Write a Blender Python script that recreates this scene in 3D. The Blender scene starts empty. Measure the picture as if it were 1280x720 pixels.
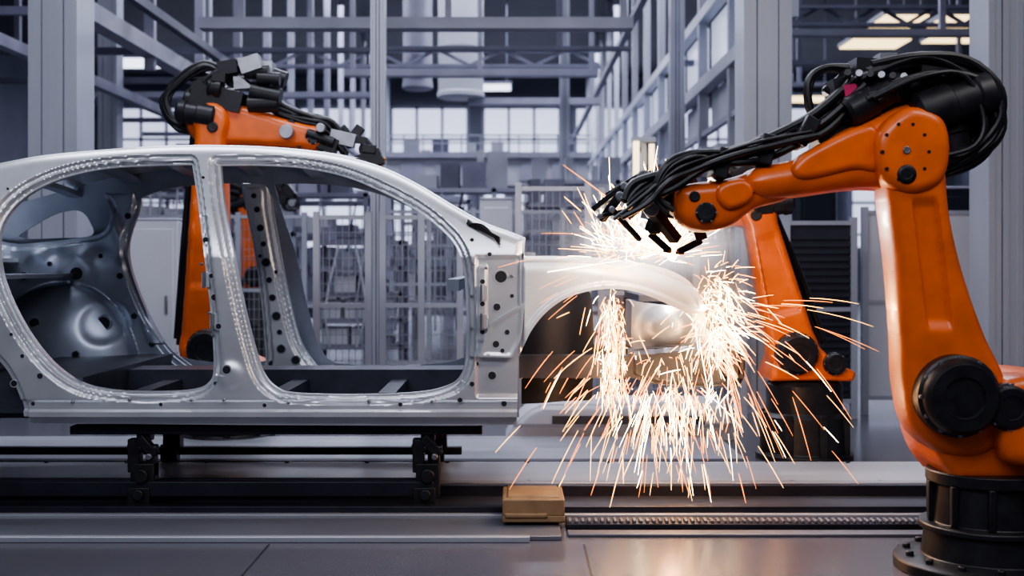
import bpy, math, random
import numpy as np
from mathutils import Vector, Matrix
random.seed(7)
F=1500.0; CY=-5.0; H=1.07; HZ=330.0
def at(px,py,y):
    d=y-CY
    return Vector(((px-640)*d/F, y, H-(py-HZ)*d/F))
def sc(y): return F/(y-CY)
def gx(px,y): return (px-640)*(y-CY)/F

# ---------------------------------------------------------------- materials
def mat(name,col,metal=0.0,rough=0.5,noise=0.0,nscale=8.0,emit=None,estr=0,bump=0.0,bscale=40,coat=0,stretch=None,rvar=0.0):
    m=bpy.data.materials.new(name); m.use_nodes=True
    nt=m.node_tree; b=nt.nodes['Principled BSDF']
    b.inputs['Base Color'].default_value=(*col,1)
    b.inputs['Metallic'].default_value=metal
    b.inputs['Roughness'].default_value=rough
    if coat: b.inputs['Coat Weight'].default_value=coat; b.inputs['Coat Roughness'].default_value=0.15
    if noise or rvar or bump:
        tc=nt.nodes.new('ShaderNodeTexCoord'); mp=nt.nodes.new('ShaderNodeMapping')
        nt.links.new(tc.outputs['Object'],mp.inputs['Vector'])
        if stretch: mp.inputs['Scale'].default_value=stretch
        n=nt.nodes.new('ShaderNodeTexNoise'); n.inputs['Scale'].default_value=nscale; n.inputs['Detail'].default_value=5
        nt.links.new(mp.outputs['Vector'],n.inputs['Vector'])
        if noise:
            r=nt.nodes.new('ShaderNodeValToRGB')
            r.color_ramp.elements[0].position=0.3; r.color_ramp.elements[1].position=0.7
            r.color_ramp.elements[0].color=(*[max(0,c*(1-noise)) for c in col],1)
            r.color_ramp.elements[1].color=(*[min(1,c*(1+noise)) for c in col],1)
            nt.links.new(n.outputs['Fac'],r.inputs['Fac']); nt.links.new(r.outputs['Color'],b.inputs['Base Color'])
        if rvar:
            mr=nt.nodes.new('ShaderNodeMapRange'); mr.inputs['To Min'].default_value=max(0.02,rough-rvar); mr.inputs['To Max'].default_value=rough+rvar
            nt.links.new(n.outputs['Fac'],mr.inputs['Value']); nt.links.new(mr.outputs['Result'],b.inputs['Roughness'])
        if bump:
            n2=nt.nodes.new('ShaderNodeTexNoise'); n2.inputs['Scale'].default_value=bscale
            nt.links.new(mp.outputs['Vector'],n2.inputs['Vector'])
            bp=nt.nodes.new('ShaderNodeBump'); bp.inputs['Strength'].default_value=bump; bp.inputs['Distance'].default_value=0.004
            nt.links.new(n2.outputs['Fac'],bp.inputs['Height']); nt.links.new(bp.outputs['Normal'],b.inputs['Normal'])
    if emit:
        b.inputs['Emission Color'].default_value=(*emit,1); b.inputs['Emission Strength'].default_value=estr
    return m
M={}
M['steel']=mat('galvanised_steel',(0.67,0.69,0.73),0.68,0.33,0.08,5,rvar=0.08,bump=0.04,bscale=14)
M['fender']=mat('pale_fender_steel',(0.74,0.75,0.78),0.35,0.36,0.05,5,rvar=0.05,bump=0.02,bscale=14)  # paler and less metallic than the other body steel
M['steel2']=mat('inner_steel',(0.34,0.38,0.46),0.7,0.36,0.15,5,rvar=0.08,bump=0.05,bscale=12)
M['dark']=mat('hole_shade_plinth_black',(0.012,0.013,0.018),0.0,0.7,0.2,20)  # painted shade on the opening discs; cabinet plinths use it too
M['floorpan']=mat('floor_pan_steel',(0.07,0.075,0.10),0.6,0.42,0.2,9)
M['orange']=mat('robot_orange_paint',(0.70,0.130,0.018),0.0,0.36,0.14,9,coat=0.25,bump=0.02,bscale=60)
M['black']=mat('black_cast',(0.016,0.016,0.020),0.2,0.40,0.3,20,rvar=0.1)
M['rubber']=mat('black_cable_rubber',(0.010,0.010,0.013),0.0,0.42,0.3,30)
M['grey']=mat('machined_grey',(0.30,0.31,0.34),0.8,0.35,0.15,20)
M['copper']=mat('copper_electrode',(0.6,0.28,0.14),0.9,0.35,0.1,20)
M['magenta']=mat('pink_connector',(0.55,0.03,0.12),0,0.5,0.05,20)
M['alu']=mat('aluminium_profile',(0.40,0.42,0.49),0.3,0.45,0.06,4,stretch=(1,1,0.2))
M['alud']=mat('aluminium_groove',(0.14,0.15,0.20),0.3,0.5,0.1,4)
M['wire']=mat('fence_wire',(0.30,0.31,0.36),0.3,0.5,0.1,4)
M['beam']=mat('hazed_beam_paint',(0.37,0.38,0.47),0.1,0.5,0.12,3)  # beam paint with distance haze mixed in as a lighter, bluer tone
M['beamd']=mat('dark_beam',(0.13,0.135,0.19),0.2,0.5,0.15,3)
M['machine']=mat('machine_grey',(0.20,0.205,0.28),0.2,0.5,0.2,3)  # lightened towards blue to imitate haze on the far equipment
M['white']=mat('white_panel',(0.52,0.54,0.60),0.0,0.5,0.06,2)
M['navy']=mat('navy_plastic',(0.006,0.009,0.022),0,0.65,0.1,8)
M['shutter']=mat('dark_shutter',(0.03,0.032,0.05),0.2,0.5,0.15,8)
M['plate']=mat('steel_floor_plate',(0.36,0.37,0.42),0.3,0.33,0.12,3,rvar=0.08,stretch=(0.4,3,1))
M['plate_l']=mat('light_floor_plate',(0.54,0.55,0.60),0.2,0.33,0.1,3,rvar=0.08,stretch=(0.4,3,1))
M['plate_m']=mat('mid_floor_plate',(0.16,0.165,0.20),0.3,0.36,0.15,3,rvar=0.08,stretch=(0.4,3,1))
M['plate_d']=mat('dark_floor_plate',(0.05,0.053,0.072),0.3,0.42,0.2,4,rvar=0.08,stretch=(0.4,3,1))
M['rail']=mat('dark_rail',(0.028,0.029,0.042),0.5,0.4,0.2,6)
M['tan']=mat('tan_block',(0.26,0.165,0.085),0.0,0.5,0.2,12)
M['warmlamp']=mat('warm_tube',(1,0.9,0.7),0,0.5,emit=(1,0.74,0.36),estr=3)
M['coollamp']=mat('cool_tube',(0.9,0.95,1),0,0.5,emit=(0.8,0.86,1),estr=2.5)
M['window']=mat('window_glass_lit',(0.6,0.7,0.8),0,0.3,emit=(0.70,0.74,0.97),estr=1.25)
M['glaze']=mat('clerestory_glass_lit',(0.6,0.7,0.8),0,0.3,emit=(0.64,0.68,0.92),estr=0.6)
M['s_white']=mat('spark_white_hot',(1,1,1),0,0.5,emit=(1,0.78,0.44),estr=26)
M['s_yel']=mat('spark_yellow',(1,0.7,0.3),0,0.5,emit=(1,0.50,0.11),estr=9)
M['s_org']=mat('spark_orange',(1,0.4,0.1),0,0.5,emit=(1,0.26,0.035),estr=4.5)

# ---------------------------------------------------------------- builder
class Bld:
    def __init__(s,name):
        s.name=name; s.parts={}; s.part('body')
    def part(s,n):
        s.parts.setdefault(n,([],[],[],[])); s.c=s.parts[n]; return s
    def add(s,vs,fs,m,fm=None):
        V,FF,MI,MN=s.c
        if m not in MN: MN.append(m)
        mi=MN.index(m); o=len(V)
        V.extend([tuple(v) for v in vs])
        for i_,f in enumerate(fs):
            FF.append(tuple(i+o for i in f))
            if fm and fm[i_]:
                if fm[i_] not in MN: MN.append(fm[i_])
                MI.append(MN.index(fm[i_]))
            else: MI.append(mi)
    def box(s,x0,x1,y0,y1,z0,z1,m,R=None,piv=None):
        vs=[Vector((x,y,z)) for x in(x0,x1) for y in(y0,y1) for z in(z0,z1)]
        if R is not None:
            p=piv or Vector(((x0+x1)/2,(y0+y1)/2,(z0+z1)/2))
            vs=[R@(v-p)+p for v in vs]
        s.add(vs,[(0,1,3,2),(4,6,7,5),(0,4,5,1),(2,3,7,6),(0,2,6,4),(1,5,7,3)],m)
    def bpx(s,a,b,c,d,y,dep,m,ang=0):
        p=at(a,b,y); q=at(c,d,y)
        R=Matrix.Rotation(math.radians(ang),3,'Y') if ang else None
        s.box(p.x,q.x,y,y+dep,q.z,p.z,m,R)
    def beam(s,p,q,w,h,m):
        p=Vector(p);q=Vector(q);d=(q-p).normalized()
        up=Vector((0,0,1)) if abs(d.z)<0.95 else Vector((0,1,0))
        a=d.cross(up).normalized(); b=a.cross(d).normalized()
        vs=[]
        for e in(p,q):
            for i,j in((-1,-1),(1,-1),(1,1),(-1,1)): vs.append(e+a*w/2*i+b*h/2*j)
        s.add(vs,[(0,1,2,3),(7,6,5,4),(0,4,5,1),(1,5,6,2),(2,6,7,3),(3,7,4,0)],m)
    def rev(s,p,axis,prof,m,n=28):
        p=Vector(p);d=Vector(axis).normalized()
        up=Vector((0,0,1)) if abs(d.z)<0.9 else Vector((0,1,0))
        a=d.cross(up).normalized(); b=d.cross(a).normalized()
        vs=[];fs=[]
        for t,r in prof:
            for i in range(n):
                th=2*math.pi*i/n; vs.append(p+d*t+(a*math.cos(th)+b*math.sin(th))*r)
        for k in range(len(prof)-1):
            for i in range(n):
                j=(i+1)%n; fs.append((k*n+i,k*n+j,(k+1)*n+j,(k+1)*n+i))
        fs.append(tuple(range(n-1,-1,-1))); k=(len(prof)-1)*n
        fs.append(tuple(range(k,k+n)))
        s.add(vs,fs,m)
    def cyl(s,p,q,r,m,n=20,r2=None):
        p=Vector(p);q=Vector(q);L=(q-p).length
        if L<1e-6:return
        s.rev(p,q-p,[(0,r),(L,r if r2 is None else r2)],m,n)
    def tube(s,pts,r,m,n=7,res=5,smooth=True):
        P=[Vector(p) for p in pts]
        if smooth and len(P)>2:
            Q=[]
            for i in range(len(P)-1):
                a=P[max(i-1,0)];b=P[i];c=P[i+1];d=P[min(i+2,len(P)-1)]
                for k in range(res):
                    t=k/res
                    Q.append(0.5*((2*b)+(c-a)*t+(2*a-5*b+4*c-d)*t*t+(3*b-a-3*c+d)*t**3))
            Q.append(P[-1]);P=Q
        vs=[];fs=[];a=None;N=len(P)
        for i in range(N):
            d=(P[min(i+1,N-1)]-P[max(i-1,0)])
            if d.length<1e-7:d=Vector((1,0,0))
            d.normalize()
            if a is None:
                up=Vector((0,0,1)) if abs(d.z)<0.9 else Vector((0,1,0)); a=d.cross(up).normalized()
            else: a=(a-d*a.dot(d)).normalized()
            b=d.cross(a); rr=r(i/(N-1)) if callable(r) else r
            for k in range(n):
                th=2*math.pi*k/n; vs.append(P[i]+(a*math.cos(th)+b*math.sin(th))*rr)
        for i in range(N-1):
            for k in range(n):
                j=(k+1)%n; fs.append((i*n+k,i*n+j,(i+1)*n+j,(i+1)*n+k))
        fs.append(tuple(range(n-1,-1,-1)));fs.append(tuple(range((N-1)*n,N*n)))
        s.add(vs,fs,m)
    def finish(s,bevel=0,angle=35,smooth=True):
        parts={k:v for k,v in s.parts.items() if v[0]}
        root=None
        if len(parts)>1:
            root=bpy.data.objects.new(s.name,None); bpy.context.collection.objects.link(root)
        out=[]
        for k,(V,FF,MI,MN) in parts.items():
            me=bpy.data.meshes.new(s.name+'_'+k); me.from_pydata(V,[],FF)
            for mm in MN: me.materials.append(M[mm])
            me.polygons.foreach_set('material_index',MI)
            me.polygons.foreach_set('use_smooth',[smooth]*len(FF))
            me.update()
            try: me.set_sharp_from_angle(angle=math.radians(angle))
            except Exception: pass
            ob=bpy.data.objects.new(k if root else s.name,me); bpy.context.collection.objects.link(ob)
            if root: ob.parent=root
            if bevel and k!='castings' and k!='cables':
                md=ob.modifiers.new('bevel','BEVEL'); md.width=bevel; md.segments=2; md.limit_method='ANGLE'; md.angle_limit=math.radians(50)
            out.append(ob)
        return root or out[0]

# ---------------------------------------------------------------- signed-distance sheet modelling
def smooth(poly,n=6):
    P=[np.array(p,float) for p in poly];N=len(P);out=[]
    for i in range(N):
        a,b,c,d=P[(i-1)%N],P[i],P[(i+1)%N],P[(i+2)%N]
        if np.allclose(b,c): continue
        if np.allclose(a,b): a=b
        if np.allclose(c,d): d=c
        for k in range(n):
            t=k/n
            out.append(0.5*((2*b)+(c-a)*t+(2*a-5*b+4*c-d)*t*t+(3*b-a-3*c+d)*t**3))
    return np.array(out)
def segd(P,a,b):
    ab=b-a;L=ab@ab
    t=np.clip(((P-a)@ab)/(L if L>0 else 1),0,1)
    return np.hypot(*(P-a-t[:,None]*ab).T)
def sdp(P,poly):
    N=len(poly);d=np.full(len(P),1e9);ins=np.zeros(len(P),bool)
    for i in range(N):
        a=poly[i];b=poly[(i+1)%N]
        d=np.minimum(d,segd(P,a,b))
        c=((a[1]>P[:,1])!=(b[1]>P[:,1]))
        if a[1]!=b[1]:
            xi=a[0]+(P[:,1]-a[1])*(b[0]-a[0])/(b[1]-a[1]); ins^=c&(P[:,0]<xi)
    return np.where(ins,d,-d)
def capsule(P,a,ra,b,rb):
    a=np.array(a,float);b=np.array(b,float);ab=b-a
    t=np.clip(((P-a)@ab)/(ab@ab),0,1)
    return (ra+(rb-ra)*t)-np.hypot(*(P-a-t[:,None]*ab).T)
def smax(a,b,k):
    h=np.clip(0.5+0.5*(a-b)/k,0,1); return b*(1-h)+a*h+k*h*(1-h)
def ss(x,a,b):
    t=np.clip((x-a)/(b-a),0,1); return t*t*(3-2*t)
def march(region,bounds,step):
    x0,y0,x1,y1=bounds
    xs=np.arange(x0,x1+step,step);ys=np.arange(y0,y1+step,step)
    X,Y=np.meshgrid(xs,ys);G=np.stack([X.ravel(),Y.ravel()],1)
    V=region(G).reshape(X.shape);I=V>0
    verts=[];vid={};faces=[]
    def corner(i,j):
        k=(i,j)
        if k not in vid: vid[k]=len(verts);verts.append((xs[j],ys[i]))
        return vid[k]
    def cross(i,j,i2,j2):
        k=((i,j),(i2,j2)) if (i,j)<(i2,j2) else ((i2,j2),(i,j))
        if k not in vid:
            (a,b),(c,d)=k; u=V[a,b];w=V[c,d]; t=u/(u-w); t=min(max(t,0.02),0.98)
            vid[k]=len(verts);verts.append((xs[b]+(xs[d]-xs[b])*t,ys[a]+(ys[c]-ys[a])*t))
        return vid[k]
    cnt=I[:-1,:-1].astype(int)+I[1:,:-1]+I[:-1,1:]+I[1:,1:]
    for i,j in zip(*np.nonzero(cnt)):
        cs=[(i,j),(i,j+1),(i+1,j+1),(i+1,j)]
        if cnt[i,j]==4: faces.append(tuple(corner(*c) for c in cs)); continue
        f=[]
        for k in range(4):
            a=cs[k];b=cs[(k+1)%4]
            if I[a]: f.append(corner(*a))
            if I[a]!=I[b]: f.append(cross(*a,*b))
        if len(f)>=3: faces.append(tuple(f))
    ec={}
    for f in faces:
        for k in range(len(f)):
            a,b=f[k],f[(k+1)%len(f)]
            key=(min(a,b),max(a,b))
            if key in ec: ec[key]=None
            else: ec[key]=(a,b)
    return np.array(verts),faces,[e for e in ec.values() if e]
def solid(B,region,bounds,step,ybase,front,back,m,mirror=None,closed=True,fmat=None):
    V,Fc,E=march(region,bounds,step)
    yb=ybase(V) if callable(ybase) else np.full(len(V),float(ybase))
    fo=front(V);X=(V[:,0]-640)*(yb-CY)/F;Z=H-(V[:,1]-HZ)*(yb-CY)/F
    A=np.stack([X,yb+fo,Z],1);faces=list(Fc);n=len(V)
    fm=[fmat(V[f[0]]) for f in Fc] if fmat else None
    if closed:
        bo=back(V) if callable(back) else np.full(n,float(back))
        A=np.concatenate([A,np.stack([X,yb+bo,Z],1)])
        faces+=[tuple(i+n for i in reversed(f)) for f in Fc]
        faces+=[(b,a,a+n,b+n) for a,b in E]
        if fm: fm=fm+fm+[fmat(V[a]) for a,b in E]
    if mirror is not None:
        A2=A.copy();A2[:,1]=mirror-A2[:,1]; B.add(A2.tolist(),[tuple(reversed(f)) for f in faces],m,fm)
    else: B.add(A.tolist(),faces,m,fm)
def casting(B,region,bounds,y,half,rpx,m,step=2.0,extra=None):
    s=sc(y);R=rpx/s
    def fr(V):
        d=np.clip(region(V),0,rpx)/s
        o=-(half-R+np.sqrt(np.maximum(R*R-(R-d)**2,0)))
        if extra is not None:o=o+extra(V,region(V))
        return o
    def bk(V):
        d=np.clip(region(V),0,rpx)/s
        return (half-R+np.sqrt(np.maximum(R*R-(R-d)**2,0)))
    solid(B,region,bounds,step,y,fr,bk,m)
def bb(poly,p=3):
    a=np.array(poly); return (a[:,0].min()-p,a[:,1].min()-p,a[:,0].max()+p,a[:,1].max()+p)
def polycast(B,poly,y,half,rpx,m,step=2.0,extra=None,raw=False):
    q=np.array(poly,float) if raw else smooth(poly)
    casting(B,lambda P:sdp(P,q),bb(q),y,half,rpx,m,step,extra)

# ================================================================ CAR BODY
W=1.60
car=Bld('car_body_shell')
outer=smooth([(-290,300),(-285,262),(-240,252),(-160,240),(-90,224),(-40,211),(0,202),(50,193),(110,187),(180,182),(250,180),(330,182),(400,189),(445,198),(485,211),(525,231),(565,255),(605,277),(640,290),(657,297),(657,297),
 (655,320),(655,320),(700,320),(760,323),(815,331),(848,342),(868,357),(879,378),(881,392),(881,392),(862,392),(862,392),(846,385),(822,374),(795,365),(765,361),(735,364),(705,374),(682,391),(665,412),(655,432),(648,448),(648,448),
 (646,533),(646,533),(560,534),(300,533),(80,531),(30,531),(30,531),(22,495),(0,455),(-40,425),(-95,415),(-150,425),(-192,458),(-212,500),(-216,520),(-216,520),(-280,515),(-280,515),(-292,420)],6)
dr=smooth([(236,205),(236,205),(180,206),(120,211),(70,223),(30,242),(3,268),(-8,297),(-6,335),(4,368),(24,408),(48,442),(74,467),(104,483),(145,490),(200,491),(238,488),(257,479),(263,460),(260,400),(251,320),(243,250)],6)
df=smooth([(272,206),(272,206),(330,206),(382,210),(432,221),(482,242),(522,264),(550,286),(568,306),(578,332),(582,380),(582,440),(576,468),(560,483),(520,492),(440,495),(365,493),(342,486),(326,468),(315,436),(300,375),(285,300),(276,250)],6)
qw=smooth([(-150,288),(-90,288),(-38,284),(-34,262),(-45,246),(-80,250),(-120,268)],5)
def body_region(P):
    return np.minimum.reduce([sdp(P,outer),-sdp(P,dr),-sdp(P,df),-sdp(P,qw)])
def tum(V):
    px,py=V[:,0],V[:,1]
    t=0.20*np.clip((322-py)/140,0,1.1)**1.25
    t=t+0.13*np.clip((px-690)/190,0,1)**2+0.15*np.clip((-60-px)/230,0,1)**2
    t=t*ss(px,760,650)+ (0.13*np.clip((px-690)/190,0,1)**2)*(1-ss(px,760,650))
    return t
def body_front(V):
    px,py=V[:,0],V[:,1]
    d=-np.maximum.reduce([sdp(V,dr),sdp(V,df),sdp(V,qw)])
    do=sdp(V,outer)
    o=0.022*(1-ss(d,9.5,12.5))+0.030*(1-ss(d,3.2,5.5))
    r=14
    dd=np.clip(do,0,r)/r
    rnd=0.04*(1-np.sqrt(np.maximum(1-(1-dd)**2,0)))
    o=o+np.where((py<360)&(px<655),rnd,0)
    fen=ss(px,652,658)
    dt=np.clip(py-(320+np.clip((px-700)/180,0,1)**2*45),0,22)/22
    o=o+fen*0.05*(1-np.sqrt(np.maximum(1-(1-dt)**2,0)))
    o=o-fen*0.010*(1-ss(do,5,9))
    o=o+0.02*np.exp(-((px-653)/1.6)**2)*(py>318)
    sl=(px<655)
    o=o+sl*(0.012*ss(py,499,503)-0.018*ss(py,512,515)+0.05*ss(py,521,524))
    o=o+0.020*ss(px,594,598)*(1-ss(px,648,652))*ss(py,318,324)*(1-ss(py,492,498))
    o=o-0.014*ss(px,596,600)*(1-ss(px,606,610))*ss(py,330,334)*(1-ss(py,425,430))
    o=o+0.02*ss(do,8,5)*(px<40)*(py>400)
    o=o+0.008*np.exp(-((px-(250+ (py-250)*0.11))/5)**2)*(py>270)*(py<470)
    o=o-0.012*np.exp(-(((px-288)/16)**2+((py-470)/16)**2)**2)
    return o
fm_=lambda v:'fender' if (v[0]>654 and v[1]>317) else None
car.part('side_frame_near')
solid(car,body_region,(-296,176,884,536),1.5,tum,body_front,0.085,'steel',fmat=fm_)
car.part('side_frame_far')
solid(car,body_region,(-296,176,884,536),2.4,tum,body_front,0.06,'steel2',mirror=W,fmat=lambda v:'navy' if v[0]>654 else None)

car.part('hole_discs')
def ybody(px,py):
    V=np.array([[px,py]],float); return float(tum(V)[0]), float(body_front(V)[0])
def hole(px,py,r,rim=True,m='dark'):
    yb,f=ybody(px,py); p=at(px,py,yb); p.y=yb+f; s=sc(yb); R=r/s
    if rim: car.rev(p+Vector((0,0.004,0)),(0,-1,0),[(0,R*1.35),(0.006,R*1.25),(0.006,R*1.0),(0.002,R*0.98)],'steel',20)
    car.rev(p+Vector((0,0.004,0)),(0,-1,0),[(0,R*0.98),(0.0065,R*0.96)],m,20)  # surface disc, its black stands in for shade inside an opening
for h in [(626,346,7.5),(603,352,3),(603,380,3),(621,384,4.5),(620,412,3),(603,415,3),(635,404,3),(626,436,4),(615,470,5),(630,505,3.5),
          (612,318,2.5),(590,300,2.2),(255,300,3.5),(262,345,3),(266,372,4),(273,408,3.5),(284,462,5),(268,480,2.5),
          (28,445,2.5),(50,470,3.5),(14,418,2),(15,480,4),(40,505,2.5),(200,506,2.2),(330,507,2.5),(500,506,2.5),(575,500,3),(590,480,3),
          (596,455,2.5),(640,370,2.5),(254,222,2.0),(10,236,1.6)]:
    hole(*h)
for (x,y) in [(248,330),(258,392),(262,420),(280,500),(240,500),(160,500),(90,503),(360,504),(460,503),(540,502),(608,335),(608,398),(640,420),(640,345),(592,330),(589,370),(589,410),(589,446)]:
    yb,f=ybody(x,y);p=at(x,y,yb);p.y=yb+f
    car.rev(p,(0,-1,0),[(0,0.007),(0.006,0.007),(0.008,0.004),(0.02,0.004)],'grey',8)
car.part('brackets')
for (x,y) in [(604,366),(604,402),(266,402),(254,350)]:
    yb,f=ybody(x,y);p=at(x,y,yb);p.y=yb+f
    car.box(p.x-0.016,p.x+0.016,p.y-0.016,p.y+0.01,p.z-0.03,p.z+0.03,'steel')
    car.cyl((p.x-0.005,p.y-0.022,p.z-0.035),(p.x-0.005,p.y-0.022,p.z+0.035),0.007,'grey',10)
q=smooth([(598,446),(598,446),(612,405),(612,405),(655,378),(655,378),(652,420),(640,447),(640,447)],4)
solid(car,lambda P:sdp(P,q),bb(q),2,0.0,lambda V:-0.012+0.006*ss(sdp(V,q),3,6),0.02,'steel')
for (x,y,r) in [(620,430,4),(634,415,3),(628,438,2.5)]:
    p=at(x,y,0);car.rev((p.x,-0.004,p.z),(0,-1,0),[(0,r/300),(0.0045,r/300)],'dark',16)  # bracket openings drawn as discs with their shade in the colour
car.part('roof_panel')
rp=[p for p in outer if p[1]<212 and -60<p[0]<440]
rp=sorted(rp,key=lambda p:p[0])
def nearpt(p,up=0.0,ins=0.03):
    yb=float(tum(np.array([p]))[0]); v=at(p[0],p[1],yb); return Vector((v.x,yb+ins,v.z+up))
NA=16
def loftroof(pts,m,dz,crown=0.035):
    vs=[];fs=[]
    for p in pts:
        a=nearpt(p);b=Vector((a.x,W-a.y,a.z))
        for k in range(NA+1):
            t=k/NA;v=a.lerp(b,t);v.z+=crown*(1-(2*t-1)**2)+dz;vs.append(v)
    for i in range(len(pts)-1):
        for k in range(NA):
            o=i*(NA+1)+k;fs.append((o,o+1,o+NA+2,o+NA+1))
    car.add(vs,fs,m)
loftroof(rp,'steel',-0.004)
car.part('roof_bows')
for px in (-50,60,160,255,345,432):
    c=min(rp,key=lambda p:abs(p[0]-px));a=nearpt(c,-0.03)
    pts=[Vector((a.x,a.y+(W-2*a.y)*t,a.z-0.012+0.035*(1-(2*t-1)**2))) for t in np.linspace(0,1,9)]
    for k in range(8): car.beam(pts[k],pts[k+1],0.07 if px!=432 else 0.11,0.025,'steel2')
car.part('rear_panels')
for z0,z1,px in ((0.45,0.95,-286),(0.95,1.12,-280)):
    x=gx(px,0);car.box(x,x+0.03,0.2,W-0.2,z0,z1,'steel2')
car.box(gx(-285,0),gx(-150,0),0.2,W-0.2,1.08,1.10,'steel')
car.box(gx(-150,0),gx(-60,0),0.22,W-0.22,1.0,1.02,'steel2')
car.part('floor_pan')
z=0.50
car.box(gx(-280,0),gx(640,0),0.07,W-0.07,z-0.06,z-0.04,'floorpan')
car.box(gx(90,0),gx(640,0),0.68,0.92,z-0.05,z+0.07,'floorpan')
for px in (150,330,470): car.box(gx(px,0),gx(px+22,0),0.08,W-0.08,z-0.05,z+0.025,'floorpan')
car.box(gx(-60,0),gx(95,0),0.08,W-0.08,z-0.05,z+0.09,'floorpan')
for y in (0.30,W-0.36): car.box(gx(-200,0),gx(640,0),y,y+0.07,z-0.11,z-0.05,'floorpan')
car.part('bulkhead')
car.box(0.0,0.03,0.09,W-0.09,0.42,1.1,'steel2')
car.box(-0.06,0.10,0.10,W-0.10,1.06,1.12,'steel2')
car.beam((-0.25,0.09,0.98),(-0.25,W-0.09,0.98),0.05,0.05,'steel2')
car.part('inner_quarter_panel')
yq=1.40
iq=smooth([(-60,308),(20,305),(90,298),(126,290),(137,262),(118,236),(118,236),(176,232),(176,232),(172,262),(160,300),(161,330),(172,365),(188,400),(210,435),(238,458),(262,472),(262,472),(262,500),(262,500),(-60,500),(-60,500)],5)
def iqf(V):
    x,y=V[:,0],V[:,1]
    e=np.clip(1-((x-78)/98)**2-((y-470)/120)**2,0,1)
    o=-0.20*np.sqrt(e)*ss(e,0,0.12)
    o+=0.02*np.exp(-(((x-137)/24)**2+((y-403)/24)**2)**3)
    o+=-0.015*np.exp(-(((x-97)/22)**2+((y-342)/18)**2)**3)
    o+=0.014*np.sin(x/9.0)*np.exp(-((y-318)/9)**2)
    d=sdp(V,iq); o+=0.03*(1-ss(d,4,9))
    o+=-0.02*np.exp(-((x-150-(y-300)*0.35)/6)**2)*(y<430)
    return o
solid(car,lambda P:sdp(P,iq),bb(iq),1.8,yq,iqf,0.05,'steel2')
def ihole(px,py,r,yb,fo,rim='steel2'):
    f=float(fo(np.array([[px,py]],float))[0]);p=at(px,py,yb);p.y=yb+f;R=r/sc(yb)
    car.rev(p+Vector((0,0.012,0)),(0,-1,0),[(0,R*1.3),(0.016,R*1.2),(0.016,R),(0.01,R)],rim,22)
    car.rev(p+Vector((0,0.012,0)),(0,-1,0),[(0,R),(0.0165,R*0.97)],'dark',22)  # black disc painted as the shaded opening, nothing cut through
for h in [(97,342,8),(58,402,6),(137,403,8),(30,345,5),(150,345,4),(168,395,4),(190,430,4),(62,330,3),(125,320,3),(110,440,4),(225,465,4),(160,270,4)]: ihole(*h,yq,iqf)
car.part('inner_b_pillar')
ib=smooth([(298,226),(298,226),(334,228),(340,262),(350,320),(362,380),(376,430),(398,462),(412,480),(412,480),(318,480),(318,480),(330,455),(328,410),(322,350),(312,290)],5)
def ibf(V):
    d=sdp(V,ib);return 0.03*(1-ss(d,2,5))-0.012*ss(d,9,12)
solid(car,lambda P:sdp(P,ib),bb(ib),1.6,1.38,ibf,0.06,'steel')
for h in [(318,245,3),(322,262,3.5),(326,285,4),(330,305,3),(333,328,5),(337,350,3.5),(341,372,4),(346,395,5),(350,415,3),(352,436,5),(340,455,4),(370,450,5),(388,470,4),(345,340,2),(325,320,2)]: ihole(*h,1.38,ibf,'steel2')
car.part('front_structure')
wl=smooth([(652,372),(652,372),(738,364),(738,364),(742,420),(740,500),(740,500),(652,505),(652,505)],3)
solid(car,lambda P:sdp(P,wl),bb(wl),3,0.5,lambda V:0.012*np.sin(V[:,0]/11),0.09,'navy')
st=smooth([(790,376),(790,376),(880,388),(880,388),(884,430),(876,436),(876,436),(800,436),(790,430)],4)
solid(car,lambda P:sdp(P,st),bb(st),2,0.45,lambda V:-0.05*np.exp(-(((V[:,0]-832)/30)**2+((V[:,1]-408)/24)**2)**2),0.3,'steel2')
fr=smooth([(788,438),(788,438),(850,432),(905,428),(925,436),(933,452),(930,476),(915,483),(845,484),(800,476),(788,468),(788,468)],4)
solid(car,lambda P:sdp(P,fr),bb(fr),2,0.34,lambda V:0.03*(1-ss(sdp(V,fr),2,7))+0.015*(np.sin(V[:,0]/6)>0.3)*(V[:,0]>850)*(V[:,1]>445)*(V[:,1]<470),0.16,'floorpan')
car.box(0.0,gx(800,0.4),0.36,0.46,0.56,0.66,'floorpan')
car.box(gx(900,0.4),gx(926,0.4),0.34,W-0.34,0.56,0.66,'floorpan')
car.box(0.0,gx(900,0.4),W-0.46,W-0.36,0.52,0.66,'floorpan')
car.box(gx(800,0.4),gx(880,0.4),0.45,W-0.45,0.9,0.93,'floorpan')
car.part('cowl_trim')
a=at(585,275,0.06);b=at(625,297,0.02)
for k in range(4):
    car.tube([a+Vector((0,-0.02-0.006*k,-0.006*k)),a.lerp(b,0.5)+Vector((0,-0.03,-0.012+0.008*k)),b+Vector((0.0,-0.03,-0.01*k))],0.004,'rubber')
car.beam(a+Vector((0.0,-0.02,-0.01)),b+Vector((0,-0.03,-0.005)),0.02,0.015,'black')
car.finish()

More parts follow.
